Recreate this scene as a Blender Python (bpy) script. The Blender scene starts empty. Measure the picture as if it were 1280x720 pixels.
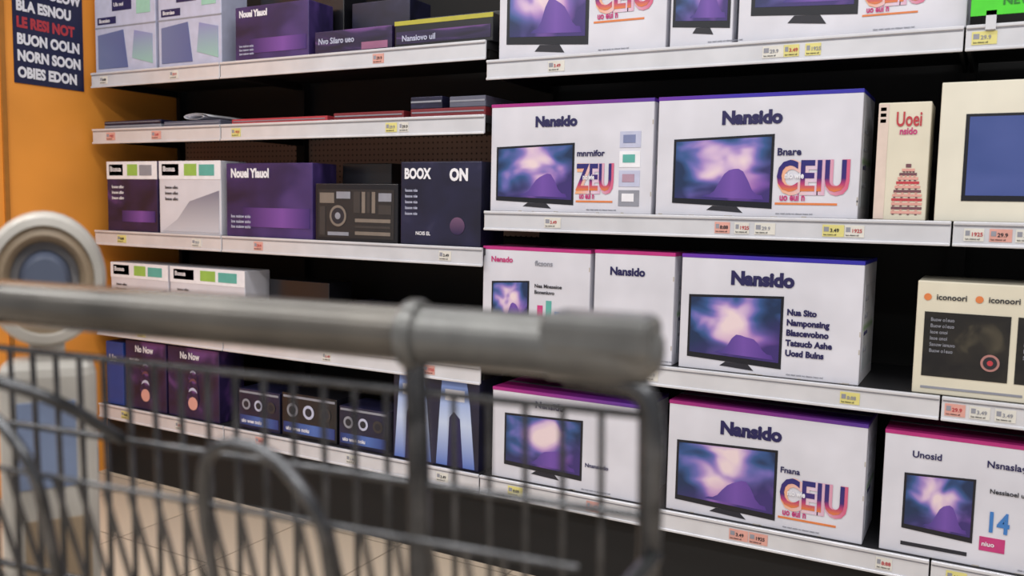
import bpy, math, random
from mathutils import Vector, Matrix
random.seed(4)
DZ=-0.07
# ---------------------------------------------------------------- materials
def lin(c):
    return tuple(((v/255)/12.92 if v/255<=.04045 else ((v/255+.055)/1.055)**2.4) for v in c)+(1,)
MC={}
def mat(name,rgb,rough=.5,metal=0,var=.06,scale=30,spec=.5,bump=0,coat=0):
    if name in MC: return MC[name]
    m=bpy.data.materials.new(name);m.use_nodes=True;nt=m.node_tree
    b=nt.nodes['Principled BSDF'];b.inputs['Roughness'].default_value=rough;b.inputs['Metallic'].default_value=metal
    b.inputs['Specular IOR Level'].default_value=spec
    b.inputs['Coat Weight'].default_value=coat;b.inputs['Coat Roughness'].default_value=.15
    tc=nt.nodes.new('ShaderNodeTexCoord');nz=nt.nodes.new('ShaderNodeTexNoise');nz.inputs['Scale'].default_value=scale
    nt.links.new(tc.outputs['Object'],nz.inputs['Vector'])
    r=nt.nodes.new('ShaderNodeValToRGB');c=lin(rgb)
    r.color_ramp.elements[0].position=.3;r.color_ramp.elements[1].position=.7
    r.color_ramp.elements[0].color=tuple(v*(1-var) for v in c[:3])+(1,)
    r.color_ramp.elements[1].color=tuple(min(1,v*(1+var)) for v in c[:3])+(1,)
    nt.links.new(nz.outputs['Fac'],r.inputs['Fac']);nt.links.new(r.outputs['Color'],b.inputs['Base Color'])
    if bump:
        bp=nt.nodes.new('ShaderNodeBump');bp.inputs['Strength'].default_value=bump;bp.inputs['Distance'].default_value=.002
        nt.links.new(nz.outputs['Fac'],bp.inputs['Height']);nt.links.new(bp.outputs['Normal'],b.inputs['Normal'])
    MC[name]=m;return m
def ramp_mat(name,stops,seed=0,scale=2.2,dist=1.2,rough=.35,axis=None,mix=.0):
    if name in MC: return MC[name]
    m=bpy.data.materials.new(name);m.use_nodes=True;nt=m.node_tree;b=nt.nodes['Principled BSDF']
    b.inputs['Roughness'].default_value=rough
    tc=nt.nodes.new('ShaderNodeTexCoord');mp=nt.nodes.new('ShaderNodeMapping')
    mp.inputs['Location'].default_value=(seed*3.1,0,seed*1.7)
    nt.links.new(tc.outputs['Generated'],mp.inputs['Vector'])
    r=nt.nodes.new('ShaderNodeValToRGB');els=r.color_ramp.elements
    while len(els)<len(stops): els.new(.5)
    for e,(p,c) in zip(els,stops): e.position=p;e.color=lin(c)
    if axis is None:
        nz=nt.nodes.new('ShaderNodeTexNoise');nz.inputs['Scale'].default_value=scale;nz.inputs['Detail'].default_value=2.5
        nz.inputs['Distortion'].default_value=dist;nt.links.new(mp.outputs['Vector'],nz.inputs['Vector'])
        nt.links.new(nz.outputs['Fac'],r.inputs['Fac'])
    else:
        s=nt.nodes.new('ShaderNodeSeparateXYZ');nt.links.new(tc.outputs['Generated'],s.inputs[0])
        nt.links.new(s.outputs[axis],r.inputs['Fac'])
    nt.links.new(r.outputs['Color'],b.inputs['Base Color']);MC[name]=m;return m
def art(seed):
    # printed wallpaper: dark blue-teal edges, pale cloud in the upper middle, violet lower right
    name='monitor_art_%d'%seed
    if name in MC: return MC[name]
    m=bpy.data.materials.new(name);m.use_nodes=True;nt=m.node_tree;b=nt.nodes['Principled BSDF'];b.inputs['Roughness'].default_value=.35
    N=nt.nodes.new;Lk=nt.links.new
    tc=N('ShaderNodeTexCoord');mp=N('ShaderNodeMapping');mp.inputs['Location'].default_value=(seed*3.1,0,seed*1.7)
    Lk(tc.outputs['Generated'],mp.inputs['Vector'])
    nz=N('ShaderNodeTexNoise');nz.inputs['Scale'].default_value=2.6;nz.inputs['Detail'].default_value=1.5;nz.inputs['Distortion'].default_value=.4
    Lk(mp.outputs['Vector'],nz.inputs['Vector'])
    s=N('ShaderNodeSeparateXYZ');Lk(tc.outputs['Generated'],s.inputs[0])
    def M(op,a,b_,c=None):
        n=N('ShaderNodeMath');n.operation=op
        for i,v in enumerate((a,b_,c)):
            if v is None: continue
            if isinstance(v,(int,float)): n.inputs[i].default_value=v
            else: Lk(v,n.inputs[i])
        return n.outputs[0]
    dx=M('SUBTRACT',s.outputs[0],.5);dz=M('SUBTRACT',s.outputs[2],.62)
    d=M('SQRT',M('ADD',M('MULTIPLY',dx,M('MULTIPLY',dx,1.6)),M('MULTIPLY',dz,dz)),0)
    v=M('ADD',M('SUBTRACT',1.12,M('MULTIPLY',d,1.45)),M('MULTIPLY',M('SUBTRACT',nz.outputs['Fac'],.5),1.5))
    r=N('ShaderNodeValToRGB');els=r.color_ramp.elements
    st=[(.18,(28,48,84)),(.40,(52,84,140)),(.56,(104,104,178)),(.68,(160,132,196)),(.82,(206,180,212)),(1,(228,208,214))]
    while len(els)<len(st): els.new(.5)
    for e,(p,c) in zip(els,st): e.position=p;e.color=lin(c)
    Lk(v,r.inputs['Fac'])
    r2=N('ShaderNodeValToRGB');els=r2.color_ramp.elements
    st=[(.2,(60,46,112)),(.5,(118,80,164)),(.85,(184,128,190))]
    while len(els)<len(st): els.new(.5)
    for e,(p,c) in zip(els,st): e.position=p;e.color=lin(c)
    Lk(v,r2.inputs['Fac'])
    fac=M('ADD',M('MULTIPLY',M('SUBTRACT',.5,s.outputs[2]),2.2),M('MULTIPLY',dx,1.2))
    n=N('ShaderNodeClamp');Lk(fac,n.inputs[0])
    mx=N('ShaderNodeMix');mx.data_type='RGBA';Lk(n.outputs[0],mx.inputs['Factor']);Lk(r.outputs[0],mx.inputs[6]);Lk(r2.outputs[0],mx.inputs[7])
    Lk(mx.outputs[2],b.inputs['Base Color']);MC[name]=m;return m
WHITE=mat('carton_white',(210,210,221),.36,var=.07,scale=8,coat=.15)
CREAM=mat('carton_cream',(214,208,190),.42,var=.05,scale=9,coat=.1)
LID=ramp_mat('lid_violet',[(0,(104,44,160)),(.4,(60,42,166)),(1,(46,44,160))],axis=0)
LIDM=ramp_mat('lid_magenta',[(0,(170,40,124)),(.6,(120,44,140)),(1,(84,50,150))],axis=0)
LIDP=mat('lid_pink',(180,44,122),.4)
NAVY=mat('ink_navy',(28,24,80),.5)
INK=mat('ink_black',(34,34,44),.5)
REDI=mat('ink_red',(180,56,66),.5)
ORI=mat('ink_orange',(214,124,70),.5)
MAGI=mat('ink_magenta',(190,56,120),.5)
BLUI=mat('ink_blue',(60,120,190),.5)
WI=mat('ink_white',(230,230,238),.5)
BEZ=mat('bezel_black',(20,22,32),.35)
DARKP=ramp_mat('carton_purple',[(.3,(32,26,60)),(.5,(50,38,88)),(.7,(80,60,124))],2,1.6,.4)
PLUM=ramp_mat('carton_plum',[(.35,(28,22,48)),(.55,(46,34,76)),(.7,(104,66,130))],5,1.8,.6)
NVB=ramp_mat('carton_navy',[(.3,(22,22,42)),(.6,(34,34,64)),(.8,(66,64,94))],3,2,.5)
BLK=mat('carton_black',(22,22,28),.3,coat=.2)
GREY=mat('print_grey',(140,142,154),.5)
LAV=mat('carton_lavender',(186,190,216),.4,coat=.15)
LIME=mat('print_lime',(146,186,84),.5)
TEAL=mat('print_teal',(90,168,160),.5)
GREEN=mat('tag_green',(70,206,40),.5)
YEL=mat('tag_yellow',(214,206,130),.5)
TAGW=mat('tag_white',(212,210,204),.5)
TAGP=mat('tag_pink',(212,156,146),.5)
LIP=mat('lip_enamel',(212,213,220),.25,metal=0.2,var=.06,scale=12)
BOARD=mat('shelf_board_steel',(30,30,34),.5)
BLACKM=mat('fixture_black',(8,8,10),.7)
STEEL=mat('cart_steel',(92,93,96),.24,metal=.85,var=.4,scale=40)
GRIP=mat('cart_grip_plastic',(86,82,77),.26,metal=.3,var=.45,scale=8,coat=.3)
HOUS=mat('cart_housing_plastic',(104,104,103),.3,metal=.3,var=.15,coat=.2)
RUB=mat('rubber_black',(24,24,26),.7)
LOGOM=ramp_mat('graphic_letters',[(0,(214,120,66)),(.22,(180,60,110)),(.42,(58,38,112)),(1,(40,40,112))],axis=1)
LOGOM2=ramp_mat('graphic_outline',[(0,(230,166,124)),(.5,(214,194,216)),(1,(206,96,130))],axis=0)
# ---------------------------------------------------------------- helpers
def link(o,parent=None):
    bpy.context.collection.objects.link(o)
    if parent: o.parent=parent
    return o
def empty(name,loc=(0,0,0),rz=0):
    e=bpy.data.objects.new(name,None);e.location=loc;e.rotation_euler=(0,0,rz);e.empty_display_size=.05
    return link(e)
def box(name,x0,x1,y0,y1,z0,z1,m,parent=None,bevel=0):
    vs=[(x,y,z) for x in(x0,x1) for y in(y0,y1) for z in(z0,z1)]
    fs=[(0,1,3,2),(4,6,7,5),(0,4,5,1),(2,3,7,6),(0,2,6,4),(1,5,7,3)]
    me=bpy.data.meshes.new(name);me.from_pydata(vs,[],fs);me.materials.append(m)
    o=bpy.data.objects.new(name,me);link(o,parent)
    if bevel:
        b=o.modifiers.new('bevel','BEVEL');b.width=bevel;b.segments=3
    return o
def prism(name,pts,y0,y1,m,parent):
    n=len(pts);vs=[(x,y0,z) for x,z in pts]+[(x,y1,z) for x,z in pts]
    fs=[tuple(range(n)),tuple(range(2*n-1,n-1,-1))]+[(i,i+n,(i+1)%n+n,(i+1)%n) for i in range(n)]
    me=bpy.data.meshes.new(name);me.from_pydata(vs,[],fs);me.materials.append(m)
    return link(bpy.data.objects.new(name,me),parent)
def disc(name,x,z,r,y0,m,parent,sx=1):
    return prism(name,[(x+r*sx*math.cos(a*math.tau/28),z+r*math.sin(a*math.tau/28)) for a in range(28)],y0,y0+.0006,m,parent)
def text(name,s,x,z,size,m,parent,y=-.0016,bold=.02,align='LEFT',sx=1,rot=(math.pi/2,0,0),loc=None):
    c=bpy.data.curves.new(name,'FONT');c.body=s;c.size=size;c.offset=bold*size;c.extrude=.0002;c.align_x=align
    c.materials.append(m);c.resolution_u=3
    o=bpy.data.objects.new(name,c);o.location=loc or (x,y,z);o.rotation_euler=rot;o.scale=(sx,1,1)
    return link(o,parent)
def tubes(name,paths,r,m,parent,res=3):
    c=bpy.data.curves.new(name,'CURVE');c.dimensions='3D';c.bevel_depth=r;c.bevel_resolution=res;c.use_fill_caps=True
    for p in paths:
        s=c.splines.new('POLY');s.points.add(len(p)-1)
        for q,v in zip(s.points,p): q.co=(*v,1)
        s.use_smooth=True
    c.materials.append(m);return link(bpy.data.objects.new(name,c),parent)
def rnd(pts,rad,n=7):
    out=[pts[0]]
    for a,b,c in zip(pts,pts[1:],pts[2:]):
        a,b,c=map(Vector,(a,b,c));d1=(a-b);d2=(c-b);k=min(rad,d1.length*.49,d2.length*.49)
        p=b+d1.normalized()*k;q=b+d2.normalized()*k
        for i in range(n+1):
            t=i/n;out.append(tuple((1-t)**2*p+2*t*(1-t)*b+t*t*q))
    out.append(pts[-1]);return out
def lathe(name,prof,m,parent,n=40,loc=(0,0,0),rot=(0,0,0)):
    vs=[];fs=[];k=len(prof)
    for i in range(n):
        a=i*math.tau/n
        for r,z in prof: vs.append((r*math.cos(a),r*math.sin(a),z))
    for i in range(n):
        for j in range(k-1):
            a=i*k+j;b=((i+1)%n)*k+j;fs.append((a,b,b+1,a+1))
    me=bpy.data.meshes.new(name);me.from_pydata(vs,[],fs);me.materials.append(m)
    for p in me.polygons:p.use_smooth=True
    o=bpy.data.objects.new(name,me);o.location=loc;o.rotation_euler=rot;link(o,parent)
    w=o.modifiers.new('edge','EDGE_SPLIT');w.split_angle=math.radians(40)
    return o
# ---------------------------------------------------------------- cartons
SIDEP=ramp_mat('side_print',[(0,(184,190,200)),(.45,(196,198,206)),(.5,(130,164,124)),(.56,(196,198,206)),(1,(186,188,198))],axis=2)
SCUFF=mat('carton_scuff',(178,172,166),.7)
class Carton:
    def __init__(s,name,x0,x1,z0,z1,depth,m,y0=.012,rz=0,lid=None,lidh=.0095):
        x0/=100;x1/=100;z0=z0/100+DZ;z1=z1/100+DZ
        g=.003;s.w=x1-x0-2*g;s.h=z1-z0;s.d=depth
        s.e=empty(name,((x0+g),y0,z0),rz)
        box('carton_body',0,s.w,0,depth,0,s.h-(.001 if lid else 0),m,s.e,.0025)
        if lid:
            box('printed_lid',-.0004,s.w+.0004,-.0008,depth+.0004,s.h-lidh,s.h,lid,s.e,.0006)
            box('lid_tape',0,s.w,depth*.46,depth*.54,s.h,s.h+.0004,GREY,s.e)
            box('side_print',s.w-.001,s.w+.0006,.03,depth-.03,s.h*.1,s.h*.8,SIDEP,s.e)
            for k in range(4):
                text('side_text',random.choice(['niow uoi','Nansido','eoui 24']),0,0,.018,NAVY if k==1 else GREY,s.e,bold=.02,rot=(math.pi/2,0,math.pi/2),loc=(s.w+.001,.04,s.h*(.25+.14*k)))
            # worn edge flecks along the bottom and corners
            for k in range(5):
                a=random.uniform(0,s.w-.02);box('edge_scuff',a,a+random.uniform(.006,.02),-.0003,.001,.0012,.0012+random.uniform(.001,.003),SCUFF,s.e)
            for k in range(2):
                z=random.uniform(.1,.8)*s.h;box('edge_scuff',s.w-.004,s.w-.001,-.0003,.001,z,z+.012,SCUFF,s.e)
            text('fine_print','niuo weoi uonie wo nieouw ioeuo nwi',s.w*.62,.008,.007,GREY,s.e,-.0006,.01,'LEFT',.8)
    def X(s,f): return f*s.w
    def Zf(s,f): return s.h*(1-f)
    def panel(s,n,a,b,t,u,m,y=-.0006):
        return box(n,s.X(a),s.X(b),y-.0006,0.001,s.Zf(u),s.Zf(t),m,s.e)
    def txt(s,n,st,a,t,size,m,bold=.02,sx=1,y=-.0016,align='LEFT'):
        return text(n,st,s.X(a),s.Zf(t),size*s.h,m,s.e,y,bold,align,sx)
    def monitor(s,a,b,t,u,seed,stand=True):
        x0,x1=s.X(a),s.X(b);zt,zb=s.Zf(t),s.Zf(u);h=zt-zb
        prism('monitor_bezel',[(x0,zb+h*.06),(x1,zb),(x1,zt),(x0,zt-h*.05)],-.0012,.001,BEZ,s.e)
        m=h*.035
        prism('monitor_screen',[(x0+m,zb+h*.06+m*2),(x1-m,zb+m*2.4),(x1-m,zt-m),(x0+m,zt-h*.05-m)],-.0018,-.001,art(seed),s.e)
        w=x1-x0
        c1=ramp_mat('art_ridge_a',[(0,(58,52,124)),(.5,(112,78,166)),(1,(76,52,134))],axis=0)
        pts=[]
        for k in range(13):
            t=k/12;pts.insert(0,(x0+w*(.34+.56*t),zb+h*(.18+.36*math.exp(-((t-.5)/.3)**4)*(.8+.2*math.sin(t*5+seed)))))
        pts=[(x0+w*.92,zb+h*.12)]+pts+[(x0+w*.3,zb+h*.15)]
        prism('art_ridge',pts[::-1],-.0021,-.0019,c1,s.e)
        if stand:
            prism('monitor_foot',[(x0+w*.36,zb-h*.03),(x0+w*.72,zb-h*.06),(x0+w*.66,zb+h*.02),(x0+w*.42,zb+h*.03)],-.0012,.001,INK,s.e)
    def logo(s,st,a,t,size,sx=1):
        z=s.Zf(t);k=size*s.h;sx*=.86
        text('graphic_shadow',st,s.X(a)+k*.04,z-k*.04,k,LOGOM2,s.e,-.0014,.07,'LEFT',sx)
        text('graphic_word',st,s.X(a),z,k,LOGOM,s.e,-.0022,.02,'LEFT',sx)
        text('graphic_small','nio wie',s.X(a)+k*.2,z+k*.28,k*.2,WI,s.e,-.003,.03,'LEFT',sx)
        text('graphic_small','uo eui n',s.X(a)+k*.1,z-k*.24,k*.24,MAGI,s.e,-.0018,.03,'LEFT',sx)
        box('graphic_rule',s.X(a),s.X(a)+k*1.9*sx,-.0012,.001,z-k*.34,z-k*.29,ORI,s.e)
M='monitor_carton'
HB=.055
c=Carton(M,-127,-77,156.2,190,.2,WHITE,lid=LID)
c.monitor(.05,.56,.1,.92,1);c.logo('CEIU',.59,.66,.3,.86);c.txt('headline','Nansido',.3,.0,.1,NAVY)
c=Carton(M,-76.5,-59.8,156.2,190,.2,WHITE,lid=LID);c.monitor(.04,.96,.25,.88,2,True)
c=Carton(M,-59,-8,156.2,191,.2,WHITE,lid=LID)
c.monitor(.06,.55,.08,.86,3);c.txt('smallprint','Nars Ledoo',.57,.58,.07,NAVY);c.logo('CEIU',.57,.8,.24,.86);c.panel('badge',.83,.93,.55,.72,NAVY)
for k in range(3): c.txt('badge_text','ulo nie',.84,.61+k*.045,.04,WI)
c=Carton(M,-129,-79.4,113.6,144,.2,WHITE,lid=LIDM)
c.txt('headline','Nansido',.29,.215,.125,NAVY,HB)
c.monitor(.04,.54,.37,.93,4);c.txt('smallprint','mnrnifor',.555,.49,.075,NAVY,.03);c.logo('ZEU',.555,.79,.33,.66)
for k in range(4): c.panel('thumb',.81,.93,.28+k*.17,.42+k*.17,[LAV,WI,LAV,GREY][k]);c.panel('thumb_inner',.83,.9,.31+k*.17,.38+k*.17,[mat('thumb_a',(120,130,170)),TEAL,mat('thumb_b',(170,140,160)),WI][k],-.0014)
c=Carton(M,-78.8,-28.3,113.6,144,.21,WHITE,lid=LID)
c.txt('headline','Nansido',.335,.24,.145,NAVY,HB)
c.monitor(.09,.60,.33,.93,5);c.txt('smallprint','Bnare',.615,.50,.08,NAVY,.03);c.logo('CEIU',.615,.78,.34,.86)
c=Carton('vase_carton',-25.5,-13.8,113.6,140.5,.12,CREAM)
c.panel('red_edge',0,.2,0.01,.99,mat('carton_edge_pale',(214,196,186)))
for k in range(3): c.panel('edge_mark',.04,.15,.04+k*.05,.07+k*.05,REDI)
c.txt('brand_word','Uoei',.34,.2,.17,REDI,.02,.62);c.txt('brand_word','nsido',.42,.27,.08,MAGI,.03,.8)
vm=mat('ink_brown',(110,70,80))
for k in range(11):
    t=k/10;hw=.12+.17*min(1,(t*1.5)**.7);c.panel('vase_band',.63-hw,.63+hw,.56+k*.036,.582+k*.036,[TAGP,vm,TAGP,REDI][k%4])
    for q in range(4): c.panel('vase_fleck',.63-hw+.02+q*hw*.5,.63-hw+.06+q*hw*.5,.582+k*.036,.592+k*.036,[vm,TAGP][k%2])
c.panel('vase_lid',.58,.68,.52,.55,vm)
c=Carton('monitor_carton_cream',-12.6,40,113.6,144.5,.22,mat('carton_ivory',(220,216,202),.4,var=.05,scale=9,coat=.1))
c.txt('headline','Nansido',.33,.17,.115,INK,HB)
c.panel('bezel',.10,.9,.23,.85,BEZ);c.panel('screen',.115,.885,.25,.81,ramp_mat('screen_blue',[(.2,(44,56,108)),(.5,(60,78,140)),(.8,(80,94,158))],7,1.2,.2),-.0012)
c.panel('foot',.4,.6,.85,.9,INK)
# row 4
c=Carton(M,-131,-96.3,74.0,103.5,.18,WHITE,lid=LIDP)
c.txt('headline','Nenado',.08,.15,.075,MAGI,.03);c.txt('headline','flcsons',.5,.17,.07,GREY)
c.monitor(.09,.45,.32,.80,6,False);c.txt('line','Nea Mneseioe',.5,.38,.05,INK);c.txt('line','Boneniuvo',.5,.44,.05,INK)
c.panel('bar_chart',.53,.58,.55,.8,MAGI);c.panel('bar_chart',.61,.66,.5,.8,TEAL);c.panel('bar_chart',.69,.74,.6,.8,BLUI);c.panel('bar_chart',.77,.9,.66,.8,TAGP);c.panel('strip',.1,.4,.83,.87,MAGI)
c=Carton(M,-95.6,-72.3,74,103.8,.18,WHITE,lid=LIDP)
c.txt('headline','Nansido',.2,.22,.1,NAVY,.04)
c=Carton(M,-71,-26,74,103.8,.24,WHITE,lid=LID)
c.txt('headline','Nansido',.29,.24,.155,NAVY,HB)
c.monitor(.05,.59,.32,.93,8)
for k,t in enumerate(['Nua Sito','Namponsing','Blascevobno','Tatsucb Ashe','Uosd Bulns']): c.txt('feature_line',t,.61,.47+k*.085,.07,NAVY,.045,.95)
c=Carton('speaker_carton',-15,30,74,100,.2,CREAM)
for k in range(3):
    disc('orange_mark',c.X(.05+.235*k),c.Zf(.14),.008,-.0014,ORI,c.e);c.txt('title','iconoori',.09+.235*k,.16,.07,INK)
for a,b in((.04,.43),(.46,.85)):
    c.panel('photo',a,b,.27,.84,ramp_mat('photo_dark',[(.3,(20,20,24)),(.6,(36,34,32)),(.8,(84,78,64))],8,2.5,.6))
    for k in range(6): c.txt('photo_text',random.choice(['Sanow ienuvo','Iaoeoies niew','Buow o1euo','Ieoe onoi']),a+.03,.35+k*.055,.045,GREY,.01,.8,-.0022)
    disc('photo_ring',c.X(b-.08),c.Zf(.68),.019,-.0022,mat('ring_mauve',(170,120,116)),c.e);disc('photo_ring_hole',c.X(b-.08),c.Zf(.68),.014,-.003,INK,c.e);disc('photo_ring_core',c.X(b-.08),c.Zf(.68),.006,-.0038,REDI,c.e)
c.panel('foot_rule',.04,.5,.93,.95,GREY)
# row 5
B0=35.4
c=Carton(M,-127,-79.3,B0,62.3,.2,WHITE,lid=LIDM)
c.txt('headline','Nensido',.3,.17,.1,NAVY,.03);c.monitor(.09,.62,.24,.88,9);c.txt('smallprint','Nnsnsiodo',.64,.72,.06,NAVY)
c=Carton(M,-73,-23.2,B0,65,.2,WHITE,lid=LIDM)
c.txt('headline','Nansido',.28,.24,.155,NAVY,HB);c.monitor(.05,.58,.32,.93,10)
c.txt('smallprint','Fnana',.595,.5,.07,NAVY);c.logo('CEIU',.595,.78,.34,.84)
c=Carton(M,-20,27,B0,64.6,.2,WHITE,lid=LIDP)
c.txt('headline','Unosid',.13,.2,.075,NAVY,.02);c.txt('headline','Nsnaslag Eos',.46,.2,.075,NAVY,.02)
c.monitor(.10,.42,.31,.82,11,False);c.txt('number','14',.47,.70,.22,BLUI,.03,.75);c.panel('magenta_tag',.45,.56,.75,.86,MAGI);c.txt('tag_word','niuo',.46,.82,.05,WI,y=-.002)
c.txt('line','Nessiaoel ul',.48,.4,.05,INK);c.panel('ruler',.1,.4,.9,.93,INK)
# ---------------------------------------------------------------- left bay small cartons
def soft(x0,x1,z0,z1,body,kind,name='software_carton',y0=.012,depth=.12):
    c=Carton(name,x0,x1,z0,z1,depth,body,y0)
    if kind=='window':
        c.panel('label_navy',.05,.36,.36,.44,NAVY);c.txt('label_text','Bosniao',.08,.42,.06,WI,y=-.002)
        c.panel('label_navy',.3,.62,.04,.3,NAVY);c.txt('label_text','Bosni',.33,.16,.1,WI,y=-.002);c.txt('label_text','Uls noi',.33,.25,.06,WI,y=-.002)
        c.panel('header_rule',0,1,.47,.485,GREY)
        prism('print_swoosh',[(c.X(.05),c.Zf(.95)),(c.X(.55),c.Zf(.95)),(c.X(.48),c.Zf(.52)),(c.X(.05),c.Zf(.56))],-.0014,.001,ramp_mat('swoosh_a',[(0,(110,120,160)),(1,(90,100,150))],axis=0),c.e)
        prism('print_fold',[(c.X(.62),c.Zf(.85)),(c.X(.95),c.Zf(.93)),(c.X(.95),c.Zf(.6)),(c.X(.66),c.Zf(.54))],-.0014,.001,ramp_mat('swoosh_b',[(0,(150,190,180)),(1,(140,140,190))],axis=2),c.e)
        c.panel('lime_mark',.7,.92,.2,.36,mat('print_mint',(150,196,180)))
    if kind in('header','headerw'):
        c.panel('header_band',0,1,0,.25,WI);c.panel('header_navy',.05,.33,.04,.2,NAVY);c.txt('header_text','Bosua',.07,.14,.1,WI,y=-.002)
        c.panel('header_lime',.42,.62,.04,.2,LIME,-.0014);c.panel('header_chip',.66,.9,.05,.2,GREY if kind=='header' else TEAL,-.0014)
        if kind=='headerw':
            prism('print_slope',[(c.X(.05),c.Zf(.97)),(c.X(.97),c.Zf(.97)),(c.X(.97),c.Zf(.4)),(c.X(.5),c.Zf(.55)),(c.X(.3),c.Zf(.8))],-.0014,.001,ramp_mat('slope_grey',[(0,(196,196,206)),(1,(120,120,140))],axis=2),c.e)
        for k in range(3): c.txt('line','Ineoe uibo',.1,.38+k*.08,.06,WI if kind=='header' else INK)
        if kind=='header': c.panel('glow',.3,.95,.7,.86,ramp_mat('violet_band',[(0,(50,34,92)),(.6,(120,76,160)),(1,(60,42,110))],axis=0))
    if kind=='title':
        c.txt('title','Nouel Ylauol',.06,.19,.165,WI,.045,.8);c.panel('glow',.2,.97,.6,.86,ramp_mat('violet_band',[(0,(50,34,92)),(.6,(120,76,160)),(1,(60,42,110))],axis=0))
        for k in range(3): c.txt('line','loe nuiow eoiu',.06,.74+k*.07,.06,LAV,y=-.002)
    return c
soft(-303,-269,162,194,LAV,'window');soft(-268,-236,162,194,LAV,'window')
soft(-230,-197,162,180,DARKP,'title')
soft(-232,-194,162,199,BLK,'','boxed_electronics',.15)
c=soft(-195,-164,162,169.3,PLUM,'','flat_carton');c.txt('title','Nvo Silaro ueo',.05,.55,.36,LAV,.02,.9);c.panel('swatch',.62,.95,.6,.9,mat('swatch_mauve',(150,96,130)))
c=soft(-163.5,-128.5,162,170,BLK,'','flat_carton');c.panel('lime_top',0,1,0,.16,mat('lid_olive',(176,170,60)));c.panel('band',.02,.98,.4,.85,PLUM);c.txt('title','Nansiovo uil',.08,.75,.3,LAV,.02,y=-.002)
soft(-192,-168,162,181,NVB,'','boxed_electronics',.16);soft(-166,-133,162,174,BLK,'','boxed_electronics',.16)
def flat(name,x0,x1,z0,z1,m,y0=.02,depth=.25):
    c=Carton(name,x0,x1,z0,z1,depth,m,y0);c.panel('edge_rule',.02,.98,.35,.5,GREY);return c
flat('laptop_sleeve',-300,-268,141.1,142.6,GREY);flat('laptop_sleeve',-300,-268,142.7,144.2,NVB)
flat('laptop_sleeve',-267,-238,141.1,143.2,mat('sleeve_slate',(90,92,110)))
flat('magazine_stack',-233,-190,141.1,143.0,REDI);flat('magazine_stack',-188,-160,141.1,143.6,mat('sleeve_red',(120,34,44)))
flat('magazine_stack',-158,-131,141.1,143.8,mat('sleeve_red',(120,34,44)));flat('magazine_stack',-158,-146,143.8,147.4,NVB);flat('magazine_stack',-144,-131,143.8,147,mat('sleeve_slate',(90,92,110)))
e=empty('rolled_leaflet',(-2.53,.04,1.434+DZ+.014))
sp=[(.028*math.cos(t)*(1-t/18),0,.013*math.sin(t)*(1-t/18)+.0) for t in [i*.3 for i in range(34)]]
vs=[];n=len(sp)
for (a,_,b) in sp: vs+=[(a*2.4,0,b),(a*2.4,.2,b)]
me=bpy.data.meshes.new('leaflet_sheet');me.from_pydata(vs,[],[(2*i,2*i+1,2*i+3,2*i+2) for i in range(n-1)]);me.materials.append(WI)
o=link(bpy.data.objects.new('leaflet_sheet',me),e);so=o.modifiers.new('s','SOLIDIFY');so.thickness=.001
# row 3 left
soft(-298,-269.5,102.9,129,PLUM,'header');soft(-269,-237,102.9,129,WHITE,'headerw')
soft(-235,-195.5,102.9,128,DARKP,'title')
soft(-195,-174,102.9,128.4,BLK,'','boxed_electronics',.15)
c=Carton('motherboard_carton',-194.8,-161.3,102.9,121.3,.12,BLK)
tan=mat('board_tan',(122,112,104),.5);dk=mat('board_dark',(56,52,52),.5)
c.panel('board_print',.04,.96,.1,.94,mat('board_base',(40,38,40),.4))
rr=random.Random(12)
for (a,b,t,u,m_) in [(.06,.24,.16,.34,tan),(.06,.13,.4,.9,dk),(.27,.44,.14,.26,GREY),(.48,.56,.14,.5,dk),(.58,.62,.14,.5,tan),(.64,.68,.14,.5,dk),(.7,.74,.14,.5,tan),(.78,.93,.16,.3,GREY),(.78,.93,.36,.52,dk),(.5,.92,.6,.66,tan),(.5,.92,.72,.76,dk),(.5,.92,.82,.88,tan),(.16,.42,.84,.9,GREY)]:
    c.panel('heatsink',a,b,t,u,m_,-.0014-rr.random()*.0006)
disc('fan_print',c.X(.29),c.Zf(.56),.034,-.003,tan,c.e);disc('fan_print_hub',c.X(.29),c.Zf(.56),.026,-.0036,INK,c.e);disc('fan_print_core',c.X(.29),c.Zf(.56),.011,-.0042,GREY,c.e)
c=Carton('book_carton',-160.8,-131.5,102.9,128,.14,NVB)
c.txt('title','BOOX',.05,.2,.17,WI,.045,.76);c.txt('title','ON',.62,.22,.19,WI,.05,.85)
for k in range(5): c.txt('line','Isuoe nie',.06,.36+k*.07,.05,LAV)
disc('emblem',c.X(.72),c.Zf(.76),.026,-.0014,ramp_mat('emblem_violet',[(0,(40,30,70)),(1,(110,80,110))],axis=2),c.e);c.txt('line','NOIS EL',.2,.88,.06,WI)
# row 4 left
L4=68.0
soft(-297,-264.5,L4,91,WHITE,'headerw');soft(-264,-226,L4,91,WHITE,'headerw')
soft(-224,-196,L4,88,BLK,'','boxed_electronics',.1);soft(-190,-150,L4,82,NVB,'','boxed_electronics',.12)
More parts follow.
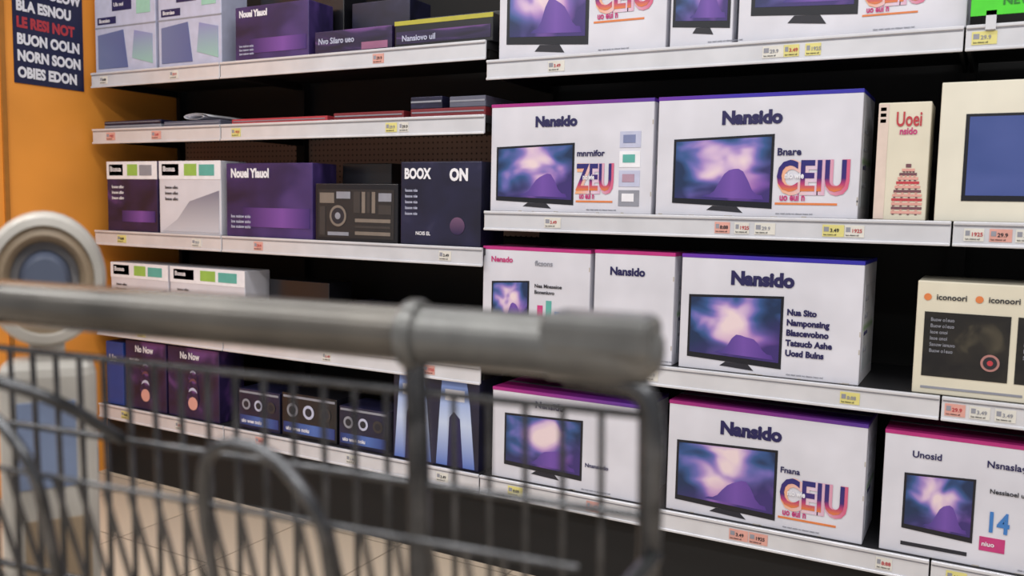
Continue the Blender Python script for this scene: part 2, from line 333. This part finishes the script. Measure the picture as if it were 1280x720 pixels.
# row 5 left
c=soft(-301,-290.5,B0,60,mat('carton_blue',(40,66,140)),'','storage_carton')
c.txt('title','Uo',.2,.3,.14,WI,.03)
for a,b in((-289.5,-266.5),(-266,-239)):
    c=soft(a,b,B0,61.6,PLUM,'','appliance_carton');c.txt('title','No Now',.25,.16,.13,WI,.03,.8)
    for k in range(7):
        disc('emblem_ring',c.X(.5),c.Zf(.36+k*.07),[.014,.024,.019,.028,.022,.030,.024][k],-.0012-k*.0003,[LAV,PLUM,vm,PLUM,LAV,PLUM,TAGP][k],c.e)
    c.txt('line','neo iulw',.1,.3,.06,WI)
for a,b,z,m in((-231,-211,49.5,NVB),(-210.5,-186,50.5,BLK),(-185.5,-165,49,NVB)):
    c=Carton('cable_carton',a,b,B0,z,.14,m,.02)
    c.panel('blue_stripe',.03,.97,.66,.9,ramp_mat('stripe_blue',[(0,(34,50,112)),(.6,(80,110,180)),(1,(40,56,120))],axis=0))
    c.panel('top_rule',.03,.97,.05,.1,GREY)
    for k in range(3):
        disc('dial',c.X(.2+k*.3),c.Zf(.38),c.w*.1,-.002,[GREY,LAV,dk][k],c.e);disc('dial_hub',c.X(.2+k*.3),c.Zf(.38),c.w*.06,-.0026,INK,c.e)
    c.txt('line','uio wee noiu',.08,.84,.13,WI,.03,y=-.002)
c=Carton('bottle_print_carton',-163,-131,B0,63.5,.14,NVB)
lb=ramp_mat('print_pale_blue',[(0,(90,116,190)),(.5,(190,204,232)),(1,(110,140,210))],axis=2)
for a in(.02,.52):
    prism('bottle_print',[(c.X(a),c.Zf(.98)),(c.X(a+.44),c.Zf(.98)),(c.X(a+.38),c.Zf(.3)),(c.X(a+.34),c.Zf(.04)),(c.X(a+.06),c.Zf(.04)),(c.X(a+.04),c.Zf(.3))],-.0014,.001,lb,c.e)
    prism('bottle_shade',[(c.X(a+.13),c.Zf(.98)),(c.X(a+.31),c.Zf(.98)),(c.X(a+.27),c.Zf(.45)),(c.X(a+.2),c.Zf(.38)),(c.X(a+.15),c.Zf(.45))],-.0018,.001,NAVY,c.e)
    c.panel('bottle_label',a+.1,a+.32,.14,.26,WI,-.0018)
# ---------------------------------------------------------------- shelving
def tags(par,xs,z):
    for i,x in enumerate(xs):
        rr=random.Random(int(x*1000));w=rr.uniform(.035,.05);m=rr.choice([TAGW,TAGW,YEL,TAGP])
        box('price_tag',x,x+w,-.0075,-.006,z-.042,z-.014,m,par)
        text('price_text',rr.choice(['8:88','3.49','1925','29.9']),x+w*.35,z-.031,.012,rr.choice([REDI,GREY,INK]),par,-.0082,.02)
        text('price_line','luo niewo uil',x+.003,z-.039,.0055,INK,par,-.0082,.01)
        box('tag_barcode',x+.003,x+w*.3,-.0081,-.0075,z-.03,z-.019,GREY,par)
def bay(x0,x1,levels,tagx,back,depth=.42):
    e=empty('gondola_shelving_bay')
    box('back_panel',x0,x1,depth+.005,depth+.02,0,2.3,BLACKM,e)
    if back:
        box('pegboard',x0+.01,x1-.01,depth-.004,depth+.004,1.05+DZ,1.40+DZ,back,e)
    for x in (x0,x1-.02): box('upright_post',x,x+.02,depth-.03,depth+.005,0,2.3,BLACKM,e)
    for i,z in enumerate(levels):
        z+=DZ
        box('shelf_board',x0+.002,x1-.002,0,depth-.03,z-.022,z,BOARD,e)
        for x in(x0+.004,x1-.012): box('shelf_bracket',x,x+.008,.02,depth-.03,z-.045,z-.022,BLACKM,e)
        box('price_channel',x0+.002,x1-.002,-.006,0,z-.053,z+.001,LIP,e,.002)
        box('channel_rail',x0+.002,x1-.002,-.010,-.005,z-.007,z+.001,LIP,e,.002)
        box('channel_rail',x0+.002,x1-.002,-.010,-.005,z-.055,z-.048,LIP,e,.002)
        box('channel_groove',x0+.004,x1-.004,-.0068,-.0058,z-.0105,z-.0085,GREY,e)
        tags(e,[t for t in tagx[i]],z)
    zb=levels[-1]+DZ
    box('kick_plate',x0,x1,.03,.045,0,zb-.022,BLACKM,e)
def pegboard():
    m=bpy.data.materials.new('pegboard_brown');m.use_nodes=True;nt=m.node_tree;b=nt.nodes['Principled BSDF'];b.inputs['Roughness'].default_value=.7
    tc=nt.nodes.new('ShaderNodeTexCoord');v=nt.nodes.new('ShaderNodeTexVoronoi');v.inputs['Scale'].default_value=50;v.inputs['Randomness'].default_value=0
    r=nt.nodes.new('ShaderNodeValToRGB');r.color_ramp.elements[0].position=.2;r.color_ramp.elements[0].color=lin((20,12,10));r.color_ramp.elements[1].position=.3;r.color_ramp.elements[1].color=lin((206,166,146))
    nt.links.new(tc.outputs['Object'],v.inputs['Vector']);nt.links.new(v.outputs['Distance'],r.inputs['Fac']);nt.links.new(r.outputs['Color'],b.inputs['Base Color']);return m
PB=pegboard()
LX,AX,BX,CX,DX=-3.033,-2.353,-1.298,-.084,1.15
bay(LX,AX,[1.62,1.411,1.029,.68,.354],[[-2.98,-2.6],[-2.95,-2.7],[-2.9,-2.5],[-2.8],[-2.9,-2.6]],PB)
bay(AX,BX,[1.62,1.411,1.029,.68,.354],[[-1.7],[-2.3,-1.65,-1.60],[-1.45,-2.2],[-1.9,-1.5],[-2.2,-1.8,-1.45]],PB)
bay(BX,CX,[1.562,1.136,.74,.354],[[-1.1,-.52,-.47,-.42],[-1.1,-.62,-.57,-.52,-.36,-.31],[-1.1,-.8,-.3],[-1.2,-.95,-.55,-.5,-.2]],None)
bay(CX,DX,[1.562,1.136,.74,.354],[[-.07,.1],[-.06,-.01,.04],[-.075,-.025,.025],[-.05,.1]],None)
e=empty('shelf_sign',(-.075,-.015,1.58+DZ));prism('sign_card',[(.0,0),(.14,0),(.14,.1),(.02,.1),(0,.07)],0,.003,GREEN,e);text('sign_text','NEW',.06,.02,.025,mat('ink_green_dark',(30,120,30)),e,-.001,.03)
box('sign_clip',.03,.05,.0,.01,-.03,.01,LIP,e)
# ---------------------------------------------------------------- room
def floor_mat():
    m=bpy.data.materials.new('floor_tile');m.use_nodes=True;nt=m.node_tree;b=nt.nodes['Principled BSDF'];b.inputs['Roughness'].default_value=.3
    tc=nt.nodes.new('ShaderNodeTexCoord');br=nt.nodes.new('ShaderNodeTexBrick');br.offset=0;br.inputs['Scale'].default_value=1
    br.inputs['Brick Width'].default_value=.4;br.inputs['Row Height'].default_value=.4;br.inputs['Mortar Size'].default_value=.003
    br.inputs['Color1'].default_value=lin((206,190,170));br.inputs['Color2'].default_value=lin((196,180,162));br.inputs['Mortar'].default_value=lin((140,126,110))
    nt.links.new(tc.outputs['Object'],br.inputs['Vector']);nt.links.new(br.outputs['Color'],b.inputs['Base Color']);return m
box('floor',-5,4,-5,.6,-.05,0,floor_mat())
ORG=mat('wall_orange_paint',(240,156,62),.5,var=.1,scale=3)
box('wall_left',-3.2,-3.066,-1.2,.6,0,3.0,ORG)
box('wall_back',-3.066,4,.46,.56,0,3.0,mat('wall_grey_paint',(150,150,150),.7))
box('trim_1',-3.066,-3.058,-.335,-.318,0,3.0,mat('trim_amber',(170,110,40),.5))
box('baseboard_left',-3.066,-3.056,-.318,.0,0,.1,BLACKM)
e=empty('wall_poster',(-3.062,-.285,1.553+DZ))
box('poster_sheet',-.003,0,0,.27,0,.5,mat('poster_navy',(26,30,66),.4),e)
rows=['ROUT DOON','BEDN EDLOO','NOS UOLOW','BLA ESNOU','LE RESI NOT','BUON OOLN','NORN SOON','OBIES EDON']
for i,t in enumerate(rows):
    text('poster_text',t,0,0,.05,REDI if i in(4,) else WI,e,bold=.05,sx=.8,rot=(math.pi/2,0,math.pi/2),loc=(.0008,.012,.022+(len(rows)-1-i)*.058))
# ---------------------------------------------------------------- shopping cart
H0=.98
cart=empty('shopping_cart',(-.198,-1.618,0),math.atan2(.13,.99))
W=.86
def rotY(): return (0,math.pi/2,0)
lathe('handle_grip',[(0,0),(.0205,0),(.0215,.004),(.0215,W-.39),(.0205,W-.386),(0,W-.386)],GRIP,cart,loc=(-W+.193,0,H0),rot=rotY())
lathe('end_housing',[(0,0),(.0225,0),(.023,.003),(.023,.11),(.0245,.113),(.0245,.16),(.022,.182),(.012,.193),(0,.195)],HOUS,cart,loc=(-.193,0,H0),rot=rotY())
lathe('end_housing',[(0,0),(.012,.002),(.021,.015),(.024,.045),(.0235,.088),(.0225,.09),(.0225,.192),(0,.195)],HOUS,cart,loc=(-W,0,H0),rot=rotY())
box('housing_cap',-.085,-.004,-.0255,.0255,H0-.006,H0+.026,HOUS,cart,.009)
for x in(-.193,-W+.193):
    lathe('clamp_collar',[(.019,0),(.0262,0),(.0276,.003),(.0276,.010),(.0262,.013),(.019,.013)],HOUS,cart,loc=(x-.0065,0,H0),rot=rotY())
ps=[]
for sx,xe in((1,0),(-1,-W)):
    xi=xe-sx*.193
    ps.append(rnd([(xi,0,H0-.015),(xi+sx*.004,0,H0-.1),(xi+sx*.012,0,.52),(xi+sx*.012,0,.45)],.02))
tubes('gate_post',ps,.0092,STEEL,cart,5)
ps=[]
for sx,xe in((1,0),(-1,-W)):
    ps.append(rnd([(xe-sx*.07,-.0,H0-.020),(xe-sx*.010,0,H0-.024),(xe-sx*.004,0,H0-.06),(xe-sx*.006,0,.5),(xe-sx*.01,-.1,.28),(xe-sx*.05,-.75,.2)],.025))
tubes('side_frame_tube',ps,.0085,STEEL,cart,5)
ps=[]
x=-W+.02
while x<-.01:
    ps.append([(x,.004,H0-.045),(x+.004,.004,H0-.2),(x+.004,.004,.50)]);x+=.0295
tubes('gate_wires',ps,.0026,STEEL,cart,2)
ps=[[(-W+.005,0,z),(-.003,0,z)] for z in(H0-.045,H0-.118,.72,.6,.5)]
tubes('gate_rails',ps,.0034,STEEL,cart,2)
ps=[]
for xc in(-.66,-.535,-.265):
    ps.append(rnd([(xc-.050,-.05,.60),(xc-.050,-.10,H0-.12),(xc-.040,-.105,H0-.072),(xc+.012,-.105,H0-.070),(xc+.054,-.10,H0-.115),(xc+.056,-.05,.60)],.028))
tubes('seat_loops',ps,.0050,STEEL,cart,3)
ps=[]
x=-W+.04
while x<-.04:
    ps.append([(x,-.02,.58),(x-.016,-.09,H0-.125)]);x+=.026
ps+= [[(-W+.03,-.09,H0-.125),(-.03,-.09,H0-.125)],[(-W+.03,-.05,.72),(-.03,-.05,.72)],[(-W+.03,-.02,.58),(-.03,-.02,.58)]]
tubes('seat_back_wires',ps,.0024,STEEL,cart,2)
tubes('seat_grab_bar',[rnd([(-W+.01,-.02,H0-.075),(-W+.15,-.10,H0-.052),(-W+.32,-.10,H0-.046),(-W+.36,-.06,H0-.07),(-W+.37,0,H0-.118)],.03)],.0055,STEEL,cart,4)
Z1,Zb=.835,.50;Lb=-.85
def sx_at(y,side,z):
    t=-y/.85;ins=.07*t+.03*(1-(z-Zb)/(Z1-Zb))
    return (-ins if side>0 else -W+ins)
rim=rnd([(0,0,Z1),(sx_at(Lb,1,Z1),Lb,Z1),(sx_at(Lb,-1,Z1),Lb,Z1),(-W,0,Z1)],.05)
tubes('basket_rim',[rim],.006,STEEL,cart,3)
ps=[]
for side in(1,-1):
    for k in range(1,26):
        y=Lb*k/26;ps.append([(sx_at(y,side,Z1),y,Z1),(sx_at(y,side,Zb),y,Zb)])
    for z in(.75,.66,.58,.5): ps.append([(sx_at(0,side,z),0,z),(sx_at(Lb,side,z),Lb,z)])
for k in range(1,20):
    x=-W+.08+k*(W-.16)/20;ps.append([(x,Lb,Z1),(x,Lb,Zb),(x,0,Zb)])
for k in range(14):
    y=Lb*k/13;ps.append([(sx_at(y,1,Zb),y,Zb),(sx_at(y,-1,Zb),y,Zb)])
for z in(.75,.66,.58): ps.append([(sx_at(Lb,1,z),Lb,z),(sx_at(Lb,-1,z),Lb,z)])
tubes('basket_wires',ps,.0022,STEEL,cart,2)
tubes('chassis',[rnd([(-.01,.0,.25),(-.05,-.75,.16),(-W+.05,-.75,.16),(-W+.01,0,.25)],.06),[(-.01,-.05,.22),(-W+.01,-.05,.22)]],.011,STEEL,cart,4)
for x,y in((-.02,-.02),(-W+.02,-.02),(-.09,-.72),(-W+.09,-.72)):
    lathe('caster_wheel',[(0,-.014),(.055,-.014),(.062,-.008),(.062,.008),(.055,.014),(0,.014)],RUB,cart,loc=(x,y,.062),rot=rotY())
    box('caster_fork',x-.02,x-.016,y-.014,y+.014,.05,.19,STEEL,cart);box('caster_fork',x+.016,x+.02,y-.014,y+.014,.05,.19,STEEL,cart);box('caster_plate',x-.02,x+.02,y-.02,y+.02,.185,.2,STEEL,cart)
# ---------------------------------------------------------------- fan on pedestal
fx,fy,fz=-1.045,-1.515,.978
fan=empty('pedestal_fan',(fx,fy,0),math.atan2(1.03,.69))
FW=mat('fan_white',(176,172,166),.3,var=.15,scale=12);FT=mat('fan_tan',(150,132,110),.4);FB=mat('fan_slate',(84,92,112),.4)
R90=(math.pi/2,0,0)
hs=[lathe('fan_housing',[(.045,-.05),(.062,-.05),(.068,-.03),(.070,.0),(.068,.02),(.064,.03),(.056,.032),(.054,.02)],FW,fan,loc=(0,0,fz),rot=R90),
lathe('fan_inner_ring',[(.054,.01),(.056,.024),(.046,.028),(.040,.02),(.038,.0)],FT,fan,loc=(0,0,fz),rot=R90),
lathe('fan_hub',[(0,.026),(.022,.026),(.028,.02),(.03,.0)],FB,fan,loc=(0,0,fz),rot=R90),
lathe('fan_back',[(0,-.052),(.046,-.05)],FW,fan,loc=(0,0,fz),rot=R90),
lathe('fan_grille_plate',[(0,.0),(.04,.0)],mat('fan_plate',(150,148,152),.4),fan,loc=(0,0,fz),rot=R90)]
for o in hs: o.scale=(1,1.22,1)
box('fan_tower',-.055,.055,-.035,.035,.03,fz-.10,FW,fan,.02);box('fan_neck',-.02,.02,-.02,.02,fz-.11,fz-.075,FW,fan,.004)
box('fan_label',-.035,.03,-.0365,-.034,fz-.26,fz-.15,mat('fan_label_blue',(120,134,164),.4),fan,.001);box('fan_panel',-.03,.045,-.0365,-.034,fz-.5,fz-.3,FT,fan,.001)
lathe('fan_base',[(0,0),(.10,0),(.10,.012),(.085,.028),(.05,.035),(0,.036)],FW,fan)
# ---------------------------------------------------------------- lights
def area(name,loc,sx,sy,p,col=(1,1,1)):
    l=bpy.data.lights.new(name,'AREA');l.shape='RECTANGLE';l.size=sx;l.size_y=sy;l.energy=p;l.color=col
    o=bpy.data.objects.new(name,l);o.location=loc;link(o);return o
for y,p in((-1.1,62),(-2.6,105),(-4.2,80)):
    area('ceiling_light',(-1,y,3.0),7,.35,p,(1,.98,.94))
w=bpy.data.worlds.new('world');bpy.context.scene.world=w;w.use_nodes=True
w.node_tree.nodes['Background'].inputs['Color'].default_value=(.96,.96,1,1);w.node_tree.nodes['Background'].inputs['Strength'].default_value=.36
# ---------------------------------------------------------------- camera
yaw,pitch,roll,f=.5004,.0923,.0196,1098.1
F=Vector((-math.sin(yaw)*math.cos(pitch),math.cos(yaw)*math.cos(pitch),-math.sin(pitch)))
R=Vector((math.cos(yaw),math.sin(yaw),0));U=R.cross(F)
R2=R*math.cos(roll)+U*math.sin(roll);U2=-R*math.sin(roll)+U*math.cos(roll)
cd=bpy.data.cameras.new('camera');cam=bpy.data.objects.new('camera',cd);link(cam)
mw=Matrix.Identity(4)
for i in range(3): mw[i][0]=R2[i];mw[i][1]=U2[i];mw[i][2]=-F[i]
mw.translation=Vector((0,-2.2,1.15+DZ));cam.matrix_world=mw
cd.sensor_width=36;cd.lens=f/1280*36;cd.clip_start=.02
cd.dof.use_dof=True;cd.dof.focus_distance=2.3;cd.dof.aperture_fstop=3.2
sc=bpy.context.scene;sc.camera=cam
sc.view_settings.view_transform='Standard';sc.view_settings.look='None';sc.view_settings.exposure=0
